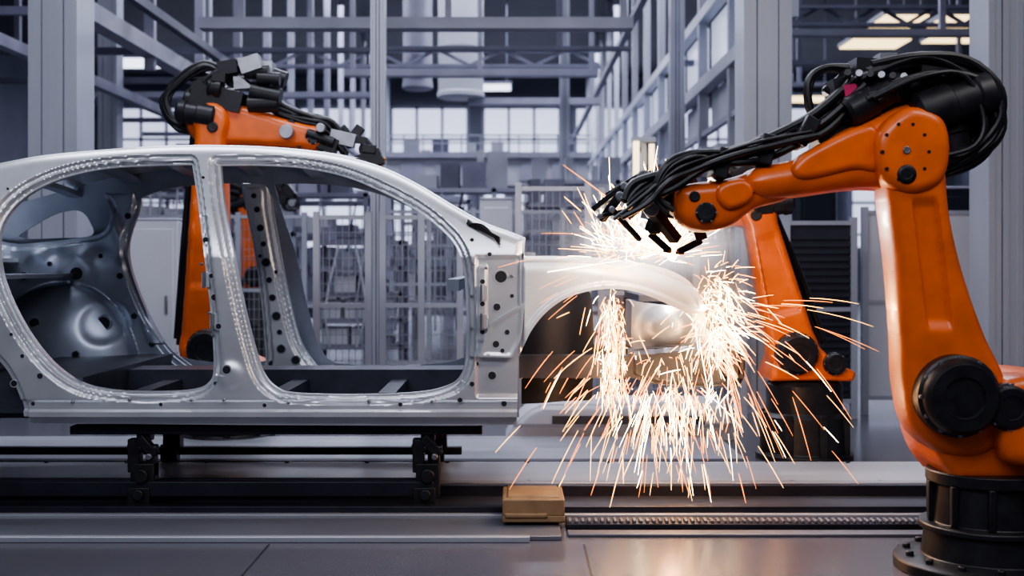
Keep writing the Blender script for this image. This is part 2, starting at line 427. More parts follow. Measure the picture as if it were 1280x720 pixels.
# ================================================================ SKID / CONVEYOR
sk=Bld('car_skid')
for y in (0.10,W-0.18):
    sk.box(gx(76,0),gx(602,0),y,y+0.08,0.345,0.380,'rail')
def stand(px,y,hgt,k=1.0,zb=0.012):
    x=gx(px,y)
    sk.box(x-0.05*k,x+0.05*k,y-0.03,y+0.05,0.07,0.22,'black')
    sk.box(x-0.06*k,x+0.035*k,y-0.045,y+0.03,zb,0.12,'black')
    sk.box(x-0.065*k,x-0.015*k,y-0.02,y+0.04,0.18,hgt-0.02,'black')
    sk.box(x+0.015*k,x+0.05*k,y-0.02,y+0.04,0.16,hgt-0.07,'black')
    sk.beam((x-0.02*k,y,hgt-0.01),(x+0.05*k,y,hgt-0.09),0.05,0.04,'black')
    sk.cyl((x-0.07*k,y,hgt-0.06),(x+0.06*k,y,hgt-0.06),0.018,'black')
    sk.cyl((x,y-0.055,0.17),(x,y+0.06,0.17),0.03*k,'black')
    sk.cyl((x-0.01,y-0.06,0.09),(x-0.01,y+0.06,0.09),0.024*k,'black')
    sk.cyl((x+0.03,y-0.04,0.25),(x+0.03,y+0.06,0.25),0.014*k,'grey')
    sk.box(x-0.03*k,x+0.03*k,y-0.01,y+0.05,hgt-0.03,hgt+0.004,'black')
for px in (180,535): stand(px,0.135,0.342)
for px in (216,548): stand(px,W-0.25,0.342,0.9,0.032)
for px in (216,548): sk.box(gx(px,W-0.25)-0.03,gx(px,W-0.25)+0.03,W-0.26,W-0.12,0.32,0.346,'black')
sk.box(gx(-200,0),gx(540,0),0.10,0.15,0.08,0.145,'rail')
sk.box(gx(-200,0),gx(540,0),0.30,0.34,0.07,0.12,'rail')
for px in (180,535): sk.box(gx(px,0)-0.025,gx(px,0)+0.025,0.12,0.34,0.07,0.10,'rail')
sk.box(gx(-200,0),gx(560,0),W-0.25,W-0.20,0.06,0.10,'rail')
sk.finish(bevel=0.004)

cv=Bld('conveyor_track')
XL,XR=-6,3.2
XA=gx(922,1.63)
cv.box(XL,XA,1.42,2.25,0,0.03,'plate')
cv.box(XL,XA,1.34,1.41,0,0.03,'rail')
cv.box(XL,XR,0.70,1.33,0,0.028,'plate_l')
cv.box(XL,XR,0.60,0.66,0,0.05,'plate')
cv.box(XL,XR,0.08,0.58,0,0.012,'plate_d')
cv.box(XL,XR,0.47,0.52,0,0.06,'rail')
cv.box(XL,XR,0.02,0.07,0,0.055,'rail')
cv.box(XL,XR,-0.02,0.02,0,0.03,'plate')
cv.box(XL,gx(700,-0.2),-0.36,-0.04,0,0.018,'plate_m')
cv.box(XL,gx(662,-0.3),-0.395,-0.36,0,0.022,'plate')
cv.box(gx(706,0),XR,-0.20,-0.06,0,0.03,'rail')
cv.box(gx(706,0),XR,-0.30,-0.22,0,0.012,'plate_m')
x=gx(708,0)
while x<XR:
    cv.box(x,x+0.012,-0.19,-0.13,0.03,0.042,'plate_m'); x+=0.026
for k in range(22):
    x=-5.8+k*0.42
    for y in (0.74,1.29): cv.cyl((x,y,0.028),(x,y,0.036),0.012,'rail',10)
cv.finish(bevel=0.003)
tb=Bld('buffer_block'); a=at(628,612,-0.1);b=at(705,655,-0.1)
tb.box(a.x,b.x,-0.18,0.10,0.056,0.125,'tan'); tb.box(a.x,b.x,-0.18,-0.04,0.03,0.06,'tan'); tb.box(a.x+0.01,b.x-0.07,-0.19,-0.05,0.05,0.07,'tan')
tb.box(a.x+0.02,b.x-0.02,-0.15,0.08,0.12,0.133,'tan')
tb.finish(bevel=0.012)
pf=Bld('fixture_platform')
q2=smooth([(628,558),(628,558),(640,535),(655,518),(672,508),(700,505),(890,505),(905,510),(915,530),(920,558),(920,558)],4)
solid(pf,lambda P:sdp(P,q2),bb(q2),2.5,2.3,lambda V:-0.03*ss(sdp(V,q2),1,6)+0.02*ss(V[:,1],530,533),0.45,'white')
pf.box(gx(690,2.3),gx(880,2.3),2.26,2.30,0.10,0.15,'plate_d')
pf.finish()

# ================================================================ ROBOTS
def bundle(B,path,n,r,spread,m='rubber',seed=1):
    rnd=random.Random(seed)
    for i in range(n):
        o=[Vector((rnd.uniform(-1,1),rnd.uniform(-1,1),rnd.uniform(-1,1)))*spread for _ in path]
        off=Vector((rnd.uniform(-1,1),rnd.uniform(-1,1),rnd.uniform(-1,1)))*spread
        B.tube([Vector(p)+off+o[k]*0.6 for k,p in enumerate(path)],r*rnd.uniform(0.6,1.2),m,n=8)
def motor(B,px,py,y,r,L,m='black',bolts=8):
    s=sc(y);R=r/s;p=at(px,py,y);p.y=y
    B.rev(p,(0,-1,0),[(0,R),(L*0.55,R),(L*0.6,R*0.93),(L*0.85,R*0.9),(L,R*0.8),(L,R*0.5),(L*0.93,R*0.48),(L*0.93,R*0.2)],m,36)
    for k in range(bolts):
        th=2*math.pi*k/bolts
        q=p+Vector((math.cos(th)*R*0.93,-L*0.55,math.sin(th)*R*0.93)); B.cyl(q,q+Vector((0,-0.012,0)),0.006*R/0.14+0.002,'grey',8)
def caprev(B,a,b,prof,m,n=28):
    a=Vector(a);b=Vector(b);L=(b-a).length
    B.rev(a,b-a,[(t*L,r) for t,r in prof],m,n)
def gun(B,wr,tip,y,s,m='black'):
    a=at(*wr,y);t=at(*tip,y);d=(t-a).normalized();n=Vector((0,1,0)).cross(d).normalized();L=(t-a).length
    B.beam(a,a+d*L*0.35,0.11*s,0.10*s,m)
    B.beam(a+d*L*0.2-n*0.06*s,a+d*L*0.55-n*0.08*s,0.07*s,0.09*s,'grey')
    for sg in(-1,1):
        p=a+d*L*0.3+n*sg*0.07*s
        q=a+d*L*0.7+n*sg*0.11*s
        B.beam(p,q,0.045*s,0.05*s,m)
        B.beam(q,t+n*sg*0.02*s,0.03*s,0.03*s,'black')
        B.cyl(t+n*sg*0.045*s,t+n*sg*0.008*s,0.012*s,'copper')
    B.cyl(a+n*0.1*s-d*0.04,a+n*0.12*s+d*L*0.45,0.04*s,'grey')
    B.cyl(a-n*0.02*s-d*0.04+Vector((0,-0.06*s,0)),a-n*0.02*s+d*L*0.3+Vector((0,-0.06*s,0)),0.035*s,m)

Y=-0.78
r=Bld('welding_robot')
r.part('base')
c=gx(1235,Y)
r.rev((c,Y,0),(0,0,1),[(0,0.32),(0.035,0.32),(0.045,0.30),(0.05,0.225),(0.14,0.215),(0.145,0.235),(0.165,0.235),(0.17,0.20),(0.30,0.19),(0.31,0.21),(0.35,0.21),(0.35,0.15)],'black',48)
for k in range(14):
    th=2*math.pi*k/14; r.cyl((c+0.275*math.cos(th),Y+0.275*math.sin(th),0.03),(c+0.275*math.cos(th),Y+0.275*math.sin(th),0.062),0.014,'black',8)
for k in range(10):
    th=2*math.pi*k/10; r.box(c+0.2*math.cos(th)-0.012,c+0.2*math.cos(th)+0.012,Y+0.2*math.sin(th)-0.012,Y+0.2*math.sin(th)+0.012,0.17,0.31,'black')
r.part('castings')
polycast(r,[(1150,520),(1150,560),(1172,592),(1172,592),(1320,594),(1320,594),(1345,540),(1335,480),(1290,462),(1230,468)],Y+0.06,0.20,16,'orange')
la=[(1104,195),(1100,240),(1110,330),(1117,420),(1120,480),(1134,535),(1175,566),(1225,562),(1250,525),(1245,470),(1220,415),(1194,340),(1178,270),(1172,205),(1164,165),(1140,140),(1114,155)]
def laex(V,d):
    ax=np.abs(V[:,0]-(1137+(V[:,1]-200)*0.12))
    k=ss(V[:,1],245,262)*(1-ss(V[:,1],395,415))
    return 0.018*k*(1-ss(ax,12,17))
polycast(r,la,Y-0.06,0.105,18,'orange',extra=laex)
polycast(r,[(1178,175),(1165,140),(1125,133),(1082,150),(1040,170),(1003,196),(975,204),(938,212),(925,232),(946,250),(1000,246),(1060,238),(1100,238),(1140,245),(1170,225)],Y+0.0,0.12,22,'orange')
polycast(r,[(1090,165),(1125,138),(1165,150),(1176,190),(1165,230),(1130,245),(1098,232),(1085,200)],Y-0.075,0.115,14,'orange')
polycast(r,[(1085,158),(1010,188),(985,212),(1000,226),(1060,214),(1092,212)],Y-0.07,0.07,9,'orange')
polycast(r,[(843,243),(858,231),(900,226),(945,213),(982,205),(985,246),(940,262),(908,284),(872,290),(846,276)],Y,0.085,16,'orange',step=1.6)
polycast(r,[(898,232),(925,224),(940,236),(935,252),(910,262),(895,250)],Y-0.07,0.04,7,'orange',step=1.6)
polycast(r,[(1240,475),(1300,470),(1330,500),(1320,570),(1250,575),(1235,530)],Y-0.12,0.12,18,'orange')
r.part('motors')
motor(r,1190,493,Y-0.15,51,0.12,bolts=12)
motor(r,1258,508,Y-0.2,30,0.05)
motor(r,1133,218,Y-0.186,12,0.012,bolts=0)
motor(r,1133,188,Y-0.186,5,0.01,'grey',0)
motor(r,882,266,Y-0.08,13,0.02,bolts=6)
motor(r,868,246,Y-0.08,7,0.01,bolts=0)
motor(r,945,232,Y-0.08,9,0.015,bolts=6)
for k in range(10):
    th=2*math.pi*k/10;p=at(1131+29*math.cos(th),190+36*math.sin(th),Y-0.18);r.cyl(p+Vector((0,0.02,0)),p+Vector((0,-0.012,0)),0.006,'black',8)
for (a,b,dy,R) in [((1085,118),(1165,104),0.02,0.085),((1130,150),(1228,120),-0.10,0.08),((1140,172),(1232,178),0.10,0.08),((1150,135),(1240,150),0.02,0.10),((1050,146),(1120,108),-0.08,0.055),((1175,140),(1190,205),-0.05,0.07),((1040,120),(1070,92),0.05,0.04)]:
    p=at(*a,Y);q=at(*b,Y);p.y+=dy;q.y+=dy
    caprev(r,p,q,[(0,R*0.8),(0.06,R),(0.45,R),(0.47,R*0.9),(0.75,R*0.9),(0.78,R),(0.94,R*0.95),(1,R*0.75)],'black')
r.bpx(1045,92,1132,148,Y-0.06,0.14,'black',-8)
r.bpx(1070,74,1150,108,Y-0.02,0.14,'black',4)
r.bpx(1150,86,1225,125,Y-0.10,0.10,'black',8)
r.bpx(1172,90,1232,200,Y+0.0,0.14,'black',0)
r.bpx(1056,105,1072,124,Y-0.085,0.04,'magenta',-8)
r.bpx(1015,135,1065,172,Y-0.04,0.12,'black',-25)
r.bpx(1100,66,1122,84,Y-0.02,0.08,'grey',0)
for k in range(6): r.cyl(at(1060+k*14,95+k,Y-0.07),at(1060+k*14,90+k,Y-0.13),0.012,'grey' if k%2 else 'black',10)
r.part('cables')
def pth(l,y,dys=None): return [at(a,b,y)+Vector((0,(dys[i] if dys else 0),0)) for i,(a,b) in enumerate(l)]
bundle(r,pth([(1080,90),(1140,76),(1205,82),(1238,115),(1240,162),(1210,195),(1172,208)],Y-0.05),9,0.018,0.030,seed=2)
bundle(r,pth([(1090,120),(1150,95),(1210,102),(1236,145),(1215,190),(1170,205)],Y-0.14),5,0.015,0.028,seed=3)
bundle(r,pth([(1075,108),(1030,150),(990,174),(940,190),(890,203),(845,222),(805,240),(785,262)],Y-0.05),9,0.015,0.022,seed=4)
bundle(r,pth([(1060,85),(1030,84),(1012,100),(1012,135),(1025,160)],Y+0.05),5,0.012,0.010,seed=5)
bundle(r,pth([(1010,165),(950,180),(900,194),(855,208),(825,225),(800,250),(770,268)],Y-0.12),4,0.010,0.02,seed=6)
bundle(r,pth([(900,195),(870,192),(835,210),(822,245),(840,262)],Y-0.1),4,0.009,0.015,seed=8)
r.part('clamps')
for (x,y,a) in [(960,183,12),(905,200,15),(1010,160,30)]:
    r.bpx(x-9,y-16,x+9,y+22,Y-0.12,0.16,'black',a)
r.part('weld_gun')
gun(r,(850,254),(842,314),Y+0.3,0.9)
r.beam(at(862,255,Y),at(850,250,Y+0.34),0.10,0.10,'black')
for (x,y,x2,y2,w) in [(860,228,800,226,0.06),(835,232,815,290,0.05),(805,222,762,248,0.05),(775,245,752,275,0.03),(815,262,845,300,0.045),(795,232,822,272,0.05),(765,262,800,300,0.022),(750,270,790,262,0.02),(822,250,870,262,0.05),(780,232,742,262,0.025)]:
    r.beam(at(x,y,Y+0.05),at(x2,y2,Y+0.12),w,w*0.8,'black')
    r.cyl(at(x,y,Y+0.02),at(x,y,Y+0.14),w*0.55,'grey')
r.finish(bevel=0.004)

def robot(name,Y,base,sh,el,wr,tip,u,back=1,seed=1,step=2.0,fat=1.0,loops=True,pile=92):
    s=sc(Y);r=Bld(name);x=gx(base,Y)
    k=u/ s
    r.part('base')
    zt=at(0,sh[1]+ 58*u,Y).z
    r.rev((x,Y,0),(0,0,1),[(0,100*k),(12*k,100*k),(15*k,92*k),(16*k,90*k),(zt*0.55,88*k),(zt*0.6,78*k),(zt*0.95,78*k),(zt,70*k),(zt,40*k)],'black',40)
    for i in range(8):
        th=2*math.pi*i/8+0.2; r.box(x+88*k*math.cos(th)-0.02,x+88*k*math.cos(th)+0.02,Y+88*k*math.sin(th)-0.02,Y+88*k*math.sin(th)+0.02,0.0,zt*0.6,'black')
    r.part('castings')
    py=sh[1]+58*u
    carp=smooth([(base-82*u,py-2),(base-82*u,py-2),(base+84*u,py-2),(base+84*u,py-2),(base+88*u,py-22*u),(base+50*u,py-40*u),(sh[0]+30*u,sh[1]-20*u),(sh[0]-30*u,sh[1]-10*u),(base-80*u,py-26*u)],4)
    casting(r,lambda P:sdp(P,carp),bb(carp),Y+0.02,70*k,10*u,'orange',step)
    sh=np.array(sh,float);el=np.array(el,float)
    reg=lambda P:smax(smax(capsule(P,sh,50*u,el,31*u),capsule(P,el,37*u,el+np.array([0.1,0.1]),37*u),14*u),capsule(P,sh,52*u,sh+np.array([.1,.1]),52*u),10*u)
    def ex(V,d):
        ab=el-sh;t=((V-sh)@ab)/(ab@ab);return 6*k*ss(d,12*u,16*u)*ss(t,0.25,0.3)*(1-ss(t,0.78,0.84))
    L=np.array([sh,el]);bd=(L[:,0].min()-60*u,L[:,1].min()-60*u,L[:,0].max()+60*u,L[:,1].max()+60*u)
    casting(r,reg,bd,Y-12*k,34*k,15*u,'orange',step,extra=ex)
    wr=np.array(wr,float);mid=el+(wr-el)*0.55
    reg2=lambda P:smax(smax(capsule(P,el,42*u*fat,mid,28*u*fat),capsule(P,mid,27*u*fat,wr,20*u*fat),8*u),capsule(P,wr,25*u,wr+np.array([.1,.1]),25*u),8*u)
    L=np.array([el,wr]);bd=(L[:,0].min()-80*u,L[:,1].min()-80*u,L[:,0].max()+80*u,L[:,1].max()+80*u)
    casting(r,reg2,bd,Y+16*k,38*k,16*u,'orange',step)
    r.part('motors')
    ys=Y-46*k
    motor(r,sh[0]+6*u,sh[1]+2*u,ys,44*u,40*k,bolts=12)
    motor(r,el[0],el[1]+12*u,ys+2*k,12*u,6*k,bolts=0)
    motor(r,wr[0],wr[1],Y-20*k,12*u,8*k,bolts=6)
    motor(r,base+62*u*back,py-34*u,Y-60*k,24*u,20*k)
    d=(el-wr)/np.linalg.norm(el-wr);n=np.array([d[1],-d[0]]); n=n if n[1]<0 else -n
    for i,(o,l,dy,R) in enumerate([(34,80,0.0,30),(8,85,-30,26),(12,85,34,26),(58,60,10,26),(70,30,-20,22)]):
        a=el+n*o*u-d*14*u;b=a+d*l*u
        p=at(*a,Y);q=at(*b,Y);p.y+=dy*k;q.y+=dy*k
        caprev(r,p,q,[(0,R*.8*k),(.06,R*k),(.45,R*k),(.47,R*.9*k),(.75,R*.9*k),(.78,R*k),(.94,R*.95*k),(1,R*.75*k)],'black')
    rr=random.Random(seed)
    for i in range(int(9+(pile-92)*0.3)):
        t=rr.uniform(-0.25,0.5);h=rr.uniform(48,pile)*u
        a=el+(wr-el)*t+n*h;p=at(*a,Y);p.y+=rr.uniform(-30,30)*k
        e=rr.uniform(10,22)*k;ang=rr.uniform(-0.6,0.6);mm='black' if rr.random()<0.88 else 'grey'
        if i%2: r.box(p.x-e*1.4,p.x+e*1.4,p.y-e,p.y+e,p.z-e,p.z+e,mm,Matrix.Rotation(ang,3,'Y'))
        else: r.cyl(p-Vector((e*1.5*math.cos(ang),0,e*1.5*math.sin(ang))),p+Vector((e*1.5*math.cos(ang),0,e*1.5*math.sin(ang))),e*0.9,mm,16)
    a=el+n*48*u-d*60*u;b=el+n*52*u+d*50*u
    p=at(*a,Y);q=at(*b,Y);r.beam(p,q,60*k,44*k,'black')
    r.part('cables')
    def pp(al,up): v=el+(wr-el)*al+n*up*u; return at(*v,Y)
    g=pile/92
    bundle(r,[pp(-0.2,62),pp(0.05,80*g),pp(0.3,70*g),pp(0.6,54),pp(0.9,42),pp(1.1,34),at(*(np.array(tip)+wr)/2,Y)],8,6*k,9*k,seed=seed)
    if pile>95: bundle(r,[pp(0.0,100),pp(0.15,pile),pp(0.35,pile*0.85),pp(0.55,60),pp(0.8,40)],5,6*k,8*k,seed=seed+5)
    if loops: bundle(r,[pp(0.1,68*g),pp(-0.15,80*g),pp(-0.42,62),pp(-0.48,20),pp(-0.35,-20),pp(-0.12,-24)],7,6*k,8*k,seed=seed+10)
    bundle(r,[pp(0.7,34),pp(0.95,50),pp(1.15,36),pp(1.2,5)],4,4*k,7*k,seed=seed+20)
    bundle(r,[at(el[0]+30*u*back,el[1],Y+0.08),at((el[0]+sh[0])/2+50*u*back,(el[1]+sh[1])/2,Y+0.12),at(sh[0]+60*u*back,sh[1]-20*u,Y+0.08)],4,6*k,10*k,seed=seed+30)
    r.part('weld_gun')
    gun(r,tuple(wr),tuple(tip),Y,100*k/0.28*0.9)
    a=at(*wr,Y);t=at(*tip,Y)
    for i in range(12):
        f=rr.uniform(-0.3,0.95);p=a.lerp(t,f)+Vector((rr.uniform(-20,20)*k,rr.uniform(-30,30)*k,rr.uniform(-10,45)*k))
        e=rr.uniform(8,18)*k
        if i%2: r.cyl(p-Vector((0,e*1.5,0)),p+Vector((0,e*1.5,0)),e,'black' if i%3 else 'grey',14)
        else: r.box(p.x-e*1.6,p.x+e*1.6,p.y-e,p.y+e,p.z-e,p.z+e,'black',Matrix.Rotation(rr.uniform(-1,1),3,'Y'))
    return r.finish(bevel=0.003)
robot('welding_robot',1.63,1005,(990,440),(945,262),(880,268),(845,322),0.60,back=1,seed=40,loops=False)
robot('welding_robot',2.35,285,(258,435),(266,152),(392,174),(478,205),0.58,back=-1,seed=50,fat=1.25,pile=135)
robot('welding_robot',6.5,318,(318,345),(308,255),(350,240),(372,262),0.30,back=-1,seed=60,step=1.5)

# ================================================================ ROOM
M['floor_m']=mat('polished_concrete',(0.085,0.084,0.104),0.0,0.25,0.10,0.8,rvar=0.04,bump=0.02,bscale=30)
fl=Bld('floor');fl.box(-14,14,-9,34,-0.2,0,'floor_m')
for k in range(10): fl.box(-6.63+k*1.2+0.9,-6.622+k*1.2+0.9,-9,-0.42,0,0.0012,'rail')
for yy in (-0.9,-2.1,-3.3): fl.box(-14,14,yy,yy+0.006,0,0.0012,'rail')
fl.finish()
M['wall_m']=mat('hall_wall',(0.16,0.17,0.22),0,0.6,0.15,1.0)
M['ceil_m']=mat('ceiling_deck',(0.05,0.052,0.075),0,0.6,0.15,1.0)
w=Bld('wall_back');w.box(-14,14,33,33.3,0,7,'wall_m');w.finish()
w=Bld('wall_left');w.box(-14.3,-14,2,33.3,0,7,'wall_m');w.finish()
w=Bld('wall_right');w.box(14,14.3,2,33.3,0,7,'wall_m');w.finish()
w=Bld('ceiling');w.box(-14.3,14.3,2,33.3,7,7.2,'ceil_m');w.finish()
for i in range(9):
    x=-12.5+i*2.9
    w=Bld('window_%d'%(i+1)); w.box(x,x+2.4,32.9,33,1.6,6.0,'window')
    for k in range(4): w.box(x+k*0.8-0.04,x+k*0.8+0.04,32.82,32.92,1.55,6.05,'beam')
    for k in range(5): w.box(x,x+2.4,32.82,32.92,1.96+k,2.04+k,'beam')
    w.finish()
occ=[]
def column(a,b,y,h=6.99,ml='alu'):
    c=Bld('steel_column');x0=gx(a,y);x1=gx(b,y);wd=x1-x0;n=3 if wd>0.2 else 2
    c.box(x0+0.01,x1-0.01,y+0.015,y+wd,0.0,h,'alud')
    e=0.10*wd
    for i in range(n+1):
        xx=x0+(wd-e*1.3)*i/n; c.box(xx,xx+e*1.3,y,y+wd+0.01,0,h,ml)
    for i in range(n):
        xx=x0+(wd)*(i+0.5)/n; c.box(xx-e*0.95,xx+e*0.95,y+0.004,y+0.05,0,h,ml)
    c.box(x0-0.05,x1+0.05,y-0.05,y+wd+0.05,0,0.02,ml)
    occ.append((x0-0.1,x1+0.1,y-0.1,y+wd+0.1)); c.finish()
for a in [(35,96,3.55),(463,481,4.6),(930,990,3.6),(1236,1298,2.7),(122,146,8),(250,262,10),(700,712,12),(838,856,8.5),(-60,-20,5),(1395,1450,4)]: column(*a)

t=Bld('roof_truss')
def hbeam(a,b,py,th,y,m='beam',dep=0.12,hang=()):
    t.bpx(a,py-th/2,b,py+th/2,y,dep,m)
    for h in hang:
        p=at(h,py,y);t.box(p.x-0.03,p.x+0.03,y+0.02,y+0.08,p.z,6.99,m)
hbeam(248,792,28,14,6,'beam',0.2,(300,560,780))
hbeam(-200,1400,-20,16,6,'beam',0.2)
hbeam(430,748,90,9,10,'beam',0.2,(440,600,740))
hbeam(585,750,126,8,13,'beam',0.2,(600,740))
hbeam(480,790,60,5,8,'beamd',0.1,(700,))
hbeam(-100,470,62,6,8,'beamd',0.1,(20,))
hbeam(100,470,118,7,12,'beam',0.2,(130,))
hbeam(985,1420,40,8,7,'beam',0.15,(1180,))
hbeam(850,1400,78,6,10,'beamd',0.15,(1000,1300))
hbeam(900,1400,105,5,14,'beamd',0.15,(1000,1200))
def lattice(y,a,b,p0,p1,n,m='beam'):
    for i in range(n):
        x0=a+(b-a)*i/n;x1=a+(b-a)*(i+1)/n
        t.beam(at(x0,p0 if i%2 else p1,y+0.1),at(x1,p1 if i%2 else p0,y+0.1),0.04,0.04,m)
    hbeam(a,b,p0,4,y,m);hbeam(a,b,p1,4,y,m)
lattice(11,262,750,62,82,12)
lattice(9,990,1420,8,30,12,'beamd')
for X,Z,w_,m in [(-3.6,3.2,0.16,'beam'),(-3.1,3.25,0.08,'beamd'),(-4.2,2.9,0.1,'beam'),(2.2,3.1,0.14,'alu'),(2.2,3.9,0.12,'alu'),(2.2,2.55,0.06,'beam'),(1.45,4.0,0.08,'beamd')]:
    t.box(X-w_/2,X+w_/2,4.5 if X>0 else 3.8,32,Z-w_/2,Z+w_/2,m)
for k in range(14):
    y=5+k*1.9
    t.box(2.15,2.25,y,y+0.10,2.2,6.99,'alu');t.box(-3.65,-3.55,y,y+0.08,3.0,6.99,'beam')
    t.box(-6,-3.6,y,y+0.06,3.15,3.22,'beamd')
t.finish()
g=Bld('clerestory_glazing')
for k in range(12):
    y=5.1+k*1.9
    g.box(2.28,2.30,y+0.1,y+1.7,3.2,3.82,'glaze'); g.box(2.28,2.30,y+0.1,y+1.7,2.62,3.02,'white')
g.finish()
for (px,y,R,z0,m) in [(576,13,0.34,3.55,'white'),(522,11.4,0.20,3.45,'beam')]:
    d=Bld('ventilation_duct');x=gx(px,y)
    d.rev((x,y,0),(0,0,1),[(z0,R*0.9),(z0+0.02,R*1.05),(z0+0.08,R*1.05),(z0+0.1,R),(6.99,R)],m,28)
    for z_ in (4.3,5.1,5.9): d.rev((x,y,0),(0,0,1),[(z_,R*1.03),(z_+0.04,R*1.03)],m,28)
    d.finish()
mz=Bld('mezzanine')
y=14.5
mz.bpx(478,196,735,232,y,2.0,'white');mz.bpx(470,190,740,197,y-0.1,2.2,'beam')
for px in range(480,740,24): mz.bpx(px,168,px+1.6,192,y,0.04,'alu')
for py in (168,178): mz.bpx(478,py,738,py+1.6,y,0.04,'alu')
for px in (484,560,640,726):
    p=at(px,232,y);mz.box(p.x-0.09,p.x+0.09,y+0.1,y+0.28,0,p.z+0.05,'beam')
for px in (500,545,590,650,690): mz.bpx(px,203,px+30,226,y-0.03,0.04,'beam')
mz.finish()
occ.append((gx(470,14.5),gx(745,14.5),14.3,16.8))
def lamp(x0,x1,y,z,m,top=6.99,dep=0.9):
    c=Bld('ceiling_light');c.box(x0,x1,y,y+dep,z,z+0.06,'alud');c.box(x0+0.03,x1-0.03,y+0.03,y+dep-0.03,z-0.02,z,m)
    c.box(x0+0.1,x0+0.12,y+0.13,y+0.15,z+0.05,top,'alud');c.box(x1-0.12,x1-0.1,y+0.13,y+0.15,z+0.05,top,'alud');c.finish()
for (a,b,py,y) in [(1105,1165,18,12),(1182,1242,18,12),(1065,1142,48,15),(1170,1238,42,17),(905,965,142,24),(985,1040,120,20)]:
    p=at(a,py,y);lamp(p.x,gx(b,y),y,p.z,'warmlamp',dep=0.9)
for (a,b,py,y) in [(120,190,72,13),(560,640,105,20)]:
    p=at(a,py,y);lamp(p.x,gx(b,y),y,p.z,'coollamp')

def fence(a,b,y,top,kind='mesh',n=3,frame='alu'):
    f=Bld('safety_fence');x0=gx(a,y);x1=gx(b,y);zt=at(0,top,y).z
    for i in range(n+1):
        x=x0+(x1-x0)*i/n;f.box(x-0.022,x+0.022,y,y+0.05,0,zt+0.02,frame)
    for z in(0.12,zt*0.55,zt-0.02): f.box(x0,x1,y+0.01,y+0.04,z-0.015,z+0.015,frame)
    if kind=='mesh':
        nx=int((x1-x0)/0.045)
        for i in range(nx): x=x0+(x1-x0)*i/nx;f.box(x-0.0022,x+0.0022,y+0.022,y+0.026,0.12,zt,'wire')
        for i in range(int((zt-0.1)/0.09)): f.box(x0,x1,y+0.022,y+0.026,0.12+i*0.09,0.1245+i*0.09,'wire')
    elif kind=='panel':
        f.box(x0,x1,y+0.02,y+0.035,0.12,zt-0.02,'white')
    elif kind=='shutter':
        f.box(x0,x1,y+0.03,y+0.04,0.12,zt-0.02,'shutter')
        for i in range(int((zt-0.2)/0.05)): f.box(x0,x1,y+0.015,y+0.03,0.14+i*0.05,0.165+i*0.05,'shutter')
    f.finish()
    occ.append((x0-0.05,x1+0.05,y-0.05,y+0.1))
fence(648,735,3.2,232,'mesh',1);fence(752,930,3.3,238,'mesh',3)
fence(395,460,3.4,268,'mesh',1);fence(478,575,3.4,268,'mesh',2);fence(984,1068,3.3,275,'shutter',1)
fence(1082,1236,3.5,262,'panel',2);fence(1310,1500,3.5,262,'panel',2)
fence(-200,380,5.8,268,'mesh',7)
fence(480,760,6.5,262,'mesh',5)
def cabinet(name,a,b,top,y,dep,m):
    c=Bld(name);x0=gx(a,y);x1=gx(b,y);zt=at(0,top,y).z
    c.box(x0,x1,y,y+dep,0.05,zt,m);c.box(x0+0.03,x1-0.03,y+0.03,y+dep-0.03,0,0.05,'dark')
    n=max(1,int((x1-x0)/0.5))
    for i in range(n):
        u0=x0+(x1-x0)*i/n+0.03;u1=x0+(x1-x0)*(i+1)/n-0.03
        c.box(u0,u1,y-0.012,y,0.12,zt-0.06,m);c.box(u1-0.06,u1-0.04,y-0.03,y-0.01,zt*0.5,zt*0.5+0.14,'grey')
    c.box(x0,x1,y-0.005,y+dep,zt,zt+0.02,'beam')
    occ.append((x0-0.05,x1+0.05,y-0.1,y+dep+0.05))
    c.finish(bevel=0.006)
cabinet('storage_crate',1168,1228,236,4.2,0.6,'navy')
cabinet('control_cabinet',158,222,276,4.0,0.5,'white')
cabinet('control_cabinet',-110,-62,225,4.2,0.5,'machine')
cabinet('control_cabinet',1000,1045,232,5.2,0.6,'navy')
cabinet('control_cabinet',600,640,250,4.6,0.4,'white')
cabinet('control_cabinet',655,725,262,8.6,0.4,'white')
rnd=random.Random(11)
def rack(px,y,wd,top):
    x0=gx(px,y);x1=x0+wd
    for (a,b,c_,d_) in occ:
        if x0<b and x1>a and y<d_ and y+0.6>c_: return
    occ.append((x0,x1,y-0.05,y+0.62))
    c=Bld('equipment_rack');zt=at(0,top,y).z;ml=rnd.choice(['beam','machine','alu'])
    for x in(x0,x1-0.05):
        for yy in(y,y+0.5): c.box(x,x+0.05,yy,yy+0.05,0,zt,ml)
    nl=rnd.randint(3,5)
    for i in range(nl):
        z=zt*(i+1)/nl;c.box(x0,x1,y,y+0.55,z-0.05,z,ml)
        x=x0+0.06
        while x<x1-0.2:
            wv=rnd.uniform(0.08,0.3);hh=rnd.uniform(0.05,zt/nl*0.75)
            if rnd.random()<0.75: c.box(x,min(x+wv,x1-0.06),y+0.08,y+0.45,z,z+hh,rnd.choice(['machine','white','beam','beamd','white','alu']))
            x+=wv+0.04
    for i in range(3):
        xa=rnd.uniform(x0+0.1,x1-0.1);c.tube([(xa,y-0.0,zt*0.1+0.1),(xa+rnd.uniform(-.1,.1),y-0.04,zt*0.5),(xa+rnd.uniform(-.1,.1),y+0.02,zt-0.02)],0.012,rnd.choice(['white','beam','rubber']))
    c.finish()
for px,y,wd,top in [(392,7.0,0.9,300),(500,7.6,1.1,290),(470,9,1.4,235),(590,10,1.2,235),(660,11,1.5,225),(770,9,1.4,225),(500,17.5,2,195),(110,7,1,230),(10,7.5,1.1,240),(870,7,1,215),(300,8,0.6,290)]: rack(px,y,wd,top)
